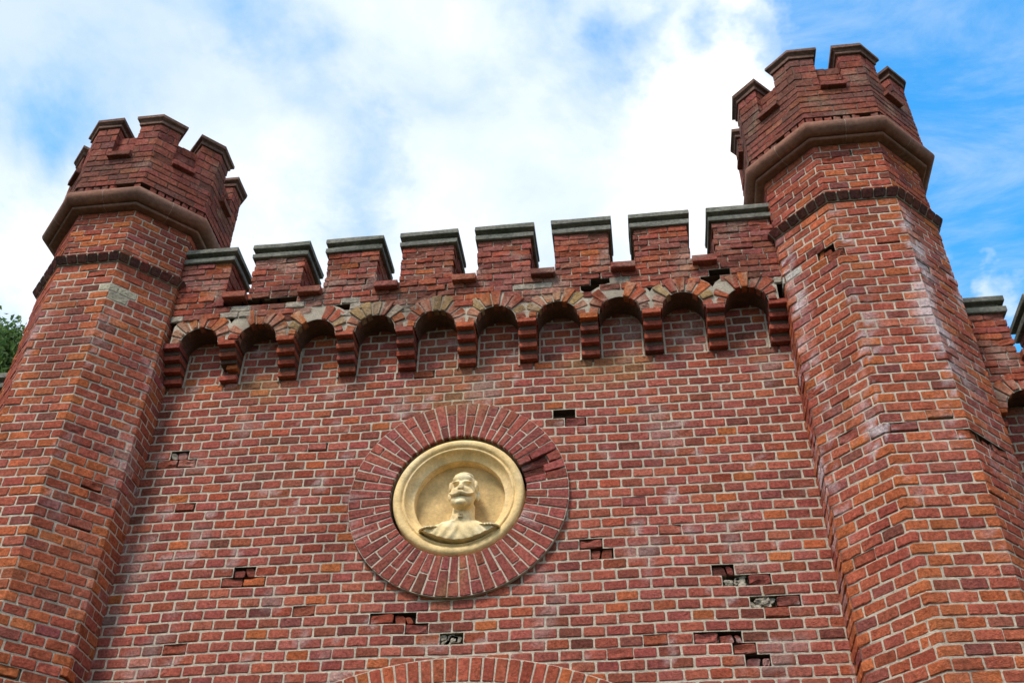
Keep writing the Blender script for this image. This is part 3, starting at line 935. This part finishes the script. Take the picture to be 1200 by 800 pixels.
# ================================================================== roundel and bust
def make_roundel():
    t = empty('roundel', (X_MED, 0, Z_MED), 'round ochre stone medallion frame set in the ring of radial bricks', 'medallion')
    mb = MB()
    prof = [(.676, .10), (.676, .010), (.671, -.014), (.656, -.032), (.634, -.040), (.606, -.038), (.590, -.028), (.583, -.012), (.578, -.010), (.574, -.014), (.566, -.022), (.556, -.022), (.549, -.012), (.546, .002),
            (.535, .022), (.515, .045), (.490, .060), (.478, .064), (.470, .064), (.466, .070), (.464, .17)]
    k = 96; ang = np.linspace(0, 2 * math.pi, k, endpoint=False)
    V = np.array([(X_MED + r * math.cos(a), y, Z_MED + r * math.sin(a)) for r, y in prof for a in ang])
    F = [(q * k + i, q * k + (i + 1) % k, (q + 1) * k + (i + 1) % k, (q + 1) * k + i) for q in range(len(prof) - 1) for i in range(k)]
    def cc(p):
        c = np.array((.76, .53, .25))
        s = smooth(.0, .5, nz(p, 3.2, 2.0)) * .55
        c = c * (1 - s) + np.array((.82, .63, .37)) * s
        w = smooth(.1, .5, nz(p, 6.5, 23.0)) * .35
        return c * (1 - w) + np.array((.46, .33, .15)) * w
    mb.add(V, F, 0, np.array([cc(p) for p in V]))
    mb.build('frame', [M_CREAM], t, smooth=True)
    mb = MB()
    V = [(X_MED, .185, Z_MED)]; F = []
    rs = [.1, .2, .3, .4, .47]
    for r in rs: V += [(X_MED + r * math.cos(a), .185 - .02 * (r / .47) ** 4, Z_MED + r * math.sin(a)) for a in ang]
    for i in range(k): F.append((0, 1 + i, 1 + (i + 1) % k))
    for q in range(len(rs) - 1):
        for i in range(k): F.append((1 + q * k + i, 1 + (q + 1) * k + i, 1 + (q + 1) * k + (i + 1) % k, 1 + q * k + (i + 1) % k))
    def bc(p):
        c = np.array((.62, .43, .20))
        s = smooth(-.1, .45, nz((p[0] * 5, p[1], p[2] * 1.6), 1.0, 4.0)) * .5
        return c * (1 - s) + np.array((.42, .30, .13)) * s
    mb.add(np.array(V), F, 0, np.array([bc(p) for p in V]))
    mb.build('back_panel', [M_CREAM], t, smooth=True)
make_roundel()

def ell(bm, c, r, rot=None, seg=24):
    mt = Matrix.Translation(Vector(c))
    if rot: mt = mt @ Matrix.Rotation(rot[0], 4, rot[1])
    mt = mt @ Matrix.Diagonal((r[0], r[1], r[2], 1))
    bmesh.ops.create_uvsphere(bm, u_segments=seg, v_segments=seg // 2, radius=1.0, matrix=mt)
def cone(bm, a, b, ra, rb, seg=24, sy=1.0):
    a, b = Vector(a), Vector(b); d = b - a
    mt = Matrix.Translation((a + b) / 2) @ d.to_track_quat('Z', 'Y').to_matrix().to_4x4()
    bmesh.ops.create_cone(bm, cap_ends=True, segments=seg, radius1=ra, radius2=rb, depth=d.length, matrix=Matrix.Diagonal((1, sy, 1, 1)) @ mt if sy != 1 else mt)
def remesh(bm, voxel, smooth_it=3):
    me = bpy.data.meshes.new('tmp'); bm.to_mesh(me); bm.free()
    o = bpy.data.objects.new('tmp', me); COL.objects.link(o)
    md = o.modifiers.new('r', 'REMESH'); md.mode = 'VOXEL'; md.voxel_size = voxel
    sm = o.modifiers.new('s', 'SMOOTH'); sm.iterations = smooth_it; sm.factor = .5
    dg = bpy.context.evaluated_depsgraph_get()
    ev = o.evaluated_get(dg); m2 = bpy.data.meshes.new_from_object(ev)
    V = np.empty(len(m2.vertices) * 3); m2.vertices.foreach_get('co', V); V = V.reshape(-1, 3)
    F = [tuple(p.vertices) for p in m2.polygons]
    bpy.data.objects.remove(o); bpy.data.meshes.remove(me); bpy.data.meshes.remove(m2)
    return V, F

def stone_tone(p):
    c = np.array((.80, .60, .32))
    s = smooth(.0, .5, nz(p, 5.0, 2.0)) * .6
    c = c * (1 - s) + np.array((.80, .70, .48)) * s
    w = smooth(.15, .5, nz(p, 9.0, 23.0)) * .4
    return c * (1 - w) + np.array((.50, .36, .17)) * w

def make_bust():
    # local frame: x right, -y towards the viewer, z up, origin at the middle of the recess
    hx, hy, hz = .055, -.020, .030      # head centre
    t = empty('portrait_bust', (X_MED, 0, Z_MED), 'carved ochre stone bust of a moustached man in uniform inside the roundel', 'statue')
    org = np.array((X_MED, 0, Z_MED))
    def put(V, F, name, k=1.0):
        mb = MB(); mb.add(V + org, F, 0, np.array([stone_tone(p + org) for p in V]) * k)
        return mb.build(name, [M_CREAM], t, smooth=True)
    bm = bmesh.new()
    # skull, face, jaw
    ell(bm, (hx, hy + .030, hz + .050), (.142, .160, .155))
    ell(bm, (hx, hy - .020, hz - .040), (.128, .130, .160))
    ell(bm, (hx, hy - .062, hz - .140), (.118, .100, .092))
    ell(bm, (hx, hy - .134, hz - .196), (.060, .040, .036))          # chin
    ell(bm, (hx, hy - .085, hz + .100), (.100, .060, .060))          # forehead
    for s in (-1, 1):
        ell(bm, (hx + s * .078, hy - .082, hz - .062), (.044, .040, .046))     # cheek bones
        ell(bm, (hx + s * .056, hy - .124, hz + .044), (.050, .022, .014), (s * .10, 'Y'))   # brow
        ell(bm, (hx + s * .146, hy + .045, hz - .030), (.020, .034, .056), (s * .15, 'Y'))   # ear
    cone(bm, (hx, hy - .130, hz + .036), (hx, hy - .186, hz - .052), .017, .028, 14)  # nose
    ell(bm, (hx, hy - .178, hz - .060), (.034, .026, .019))
    ell(bm, (hx, hy - .138, hz - .150), (.044, .024, .015))           # lower lip
    # neck in a stand collar
    cone(bm, (hx - .010, .050, -.34), (hx, hy + .07, hz - .12), .120, .112)
    cone(bm, (hx - .012, .046, -.330), (hx - .004, .040, -.232), .136, .126)
    # chest and shoulders
    ell(bm, (.03, .04, -.375), (.375, .105, .070), None, 40)
    ell(bm, (.03, .000, -.435), (.415, .150, .115), None, 40)
    ell(bm, (.03, .010, -.345), (.25, .10, .060), None, 32)
    V, F = remesh(bm, .0080, 3)
    # carve sockets and cheeks, then set the eyes back in as shallow bulges with lids
    for s in (-1, 1):
        for (c, rx, rz, amt) in (((hx + s * .054, hz + .008), .036, .022, .036), ((hx + s * .118, hz + .03), .03, .05, .010), ((hx + s * .074, hz - .125), .034, .03, .010)):
            g = np.exp(-((V[:, 0] - c[0]) / rx) ** 2 - ((V[:, 2] - c[1]) / rz) ** 2) * (V[:, 1] < hy - .03)
            V[:, 1] += amt * g
        g = np.exp(-((V[:, 0] - hx - s * .054) / .018) ** 2 - ((V[:, 2] - hz - .006) / .011) ** 2) * (V[:, 1] < hy - .03)
        V[:, 1] -= .014 * g
    g = np.exp(-((V[:, 0] - hx) / .045) ** 2 - ((V[:, 2] - hz + .133) / .008) ** 2) * (V[:, 1] < hy - .05)
    V[:, 1] += .014 * g
    # the chest is cut in low relief: its front is nearly flat
    q = V[:, 2] < -.30
    fl = -.080
    over = q & (V[:, 1] < fl)
    V[over, 1] = fl + (V[over, 1] - fl) * .22
    lim = -.535 + .150 * np.abs((V[:, 0] - .03) / .40) ** 1.8
    low = V[:, 2] < lim
    V[low, 2] = lim[low]
    # uniform: button line, lapel folds and sash creases
    q = V[:, 2] < -.315
    V[q, 1] += .005 * np.sin(np.abs(V[q, 0] - .03) * 62 + V[q, 2] * 38) + .006 * np.exp(-((V[q, 0] - .03) / .012) ** 2)
    put(V, F, 'bust_body')
    # close cropped hair with side whiskers
    bm = bmesh.new()
    ell(bm, (hx, hy + .060, hz + .070), (.148, .146, .146))
    for s in (-1, 1):
        ell(bm, (hx + s * .128, hy - .005, hz + .050), (.024, .050, .070))
    ell(bm, (hx, hy + .000, hz + .165), (.105, .095, .042))
    V, F = remesh(bm, .0075, 2)
    for i, p in enumerate(V):
        V[i] += np.array((0, -1, .4)) * .006 * nz((p[0], p[1] * .6, p[2] * .6), 55, 3.0)
    put(V, F, 'hair', .95)
    # moustache sweeping up at the ends
    bm = bmesh.new()
    for s in (-1, 1):
        for k in range(9):
            u = k / 8
            ell(bm, (hx + s * (.010 + .100 * u), hy - .176 + .062 * u ** 1.5, hz - .100 - .020 * math.sin(u * math.pi * .9) + .030 * u ** 2), (.024, .022 - .008 * u, .023 - .011 * u), None, 12)
    V, F = remesh(bm, .0055, 2)
    put(V, F, 'moustache', .97)
    # epaulettes: thin flat boards with a short fringe at the outer end
    for s in (-1, 1):
        bm = bmesh.new()
        ex = .03 + s * .285
        ell(bm, (ex, -.020, -.388), (.130, .100, .013), (s * .02, 'Y'), 28)
        ell(bm, (ex - s * .09, -.010, -.362), (.10, .075, .016), (s * .10, 'Y'), 20)
        for k in range(15):
            a = math.pi * (-.05 + 1.1 * k / 14)
            px = ex + s * .118 * math.sin(a); py = -.022 - .090 * math.cos(a)
            cone(bm, (px, py, -.388), (px, py, -.408), .009, .008, 8)
        V, F = remesh(bm, .0065, 1)
        put(V, F, 'epaulette', 1.05)
    bm = bmesh.new()
    for a in range(4):
        q = a * math.pi / 2 + math.pi / 4
        ell(bm, (hx - .010 + .017 * math.cos(q), -.092, -.275 + .019 * math.sin(q)), (.014, .012, .014), None, 12)
    V, F = remesh(bm, .004, 1)
    put(V, F, 'medal', .7)
make_bust()

# ================================================================== tree behind the left wing
def make_tree(x, y, H, rad, n, label):
    t = empty('leafy_tree', (x, y, 0), label, 'tree')
    mb = MB()
    # tapered trunk and limbs
    def limb(a, b, ra, rb, k=9):
        a, b = np.array(a, float), np.array(b, float); d = b - a; L = np.linalg.norm(d); d /= L
        s = np.cross(d, (0.3, .9, .1)); s /= np.linalg.norm(s); w = np.cross(d, s)
        nseg = 5; V = []
        for i in range(nseg + 1):
            f = i / nseg; c = a + d * L * f + (s * math.sin(f * 5) + w * math.cos(f * 4)) * .05 * L * f * (1 - f)
            r = ra * (1 - f) + rb * f
            V += [c + r * (s * math.cos(q) + w * math.sin(q)) for q in np.linspace(0, 2 * math.pi, k, endpoint=False)]
        F = [(i * k + j, i * k + (j + 1) % k, (i + 1) * k + (j + 1) % k, (i + 1) * k + j) for i in range(nseg) for j in range(k)]
        mb.add(np.array(V), F, 0, (.085, .062, .045))
    limb((x, y, 0), (x + .2, y, H * .55), .34, .2); limb((x + .2, y, H * .54), (x, y + .1, H * .95), .2, .05)
    ends = []
    tr_ = random.Random(5); tg = np.random.default_rng(5)
    for k in range(26):
        a = tr_.uniform(0, 2 * math.pi); z0 = H * tr_.uniform(.35, .86)
        r = rad * tr_.uniform(.55, 1.0) * math.sqrt(max(.15, 1 - ((z0 - H * .62) / (H * .42)) ** 2))
        e = (x + r * math.cos(a), y + r * math.sin(a), min(H - .5, z0 + tr_.uniform(.5, 1.6)))
        limb((x + .15, y, z0), e, .09, .02, 6); ends.append(np.array(e))
        for _ in range(4):
            e2 = np.array(e) + tg.normal(0, .6, 3); limb(e, e2, .025, .008, 5); ends.append(e2)
    for dx, dz in ((.9, -.5), (1.15, -1.1), (.6, -.1), (1.3, -1.7), (.8, -1.3), (.3, -.4), (1.0, -2.2), (.5, -1.8)):    # boughs on the side towards the gate
        e = np.array((x + dx, y + .2, H + dz)); limb((x + .05, y, H + dz - 1.6), e, .05, .012, 6)
        for _ in range(4):
            e2 = e + tg.normal(0, .28, 3); limb(e, e2, .016, .005, 5); ends += [e2, e2]
    mb.build('trunk', [M_BARK], t)
    mb = MB(); V = []; F = []; C = []
    for i in range(n):
        c = ends[random.randrange(len(ends))] + rng.normal(0, .24, 3)
        s = random.uniform(.05, .09)
        q = rng.normal(0, 1, 3); q /= np.linalg.norm(q); w = np.cross(q, rng.normal(0, 1, 3)); w /= np.linalg.norm(w)
        o = np.cross(q, w) * .25
        b = len(V)
        V += [c - q * s, c + w * s * .5 + o * s, c + q * s, c - w * s * .5 + o * s]
        F.append((b, b + 1, b + 2, b + 3))
        cc = np.array(random.choice([(.09, .16, .04), (.11, .19, .05), (.07, .13, .03), (.14, .21, .06)])) * random.uniform(.8, 1.2)
        C += [cc] * 4
    mb.add(np.array(V), F, 0, np.array(C))
    mb.build('crown', [M_LEAF], t)
    return t
make_tree(-13.0, 7.5, 16.75, 3.0, 60000, 'green leafy treetop showing past the left tower above the lower wing')
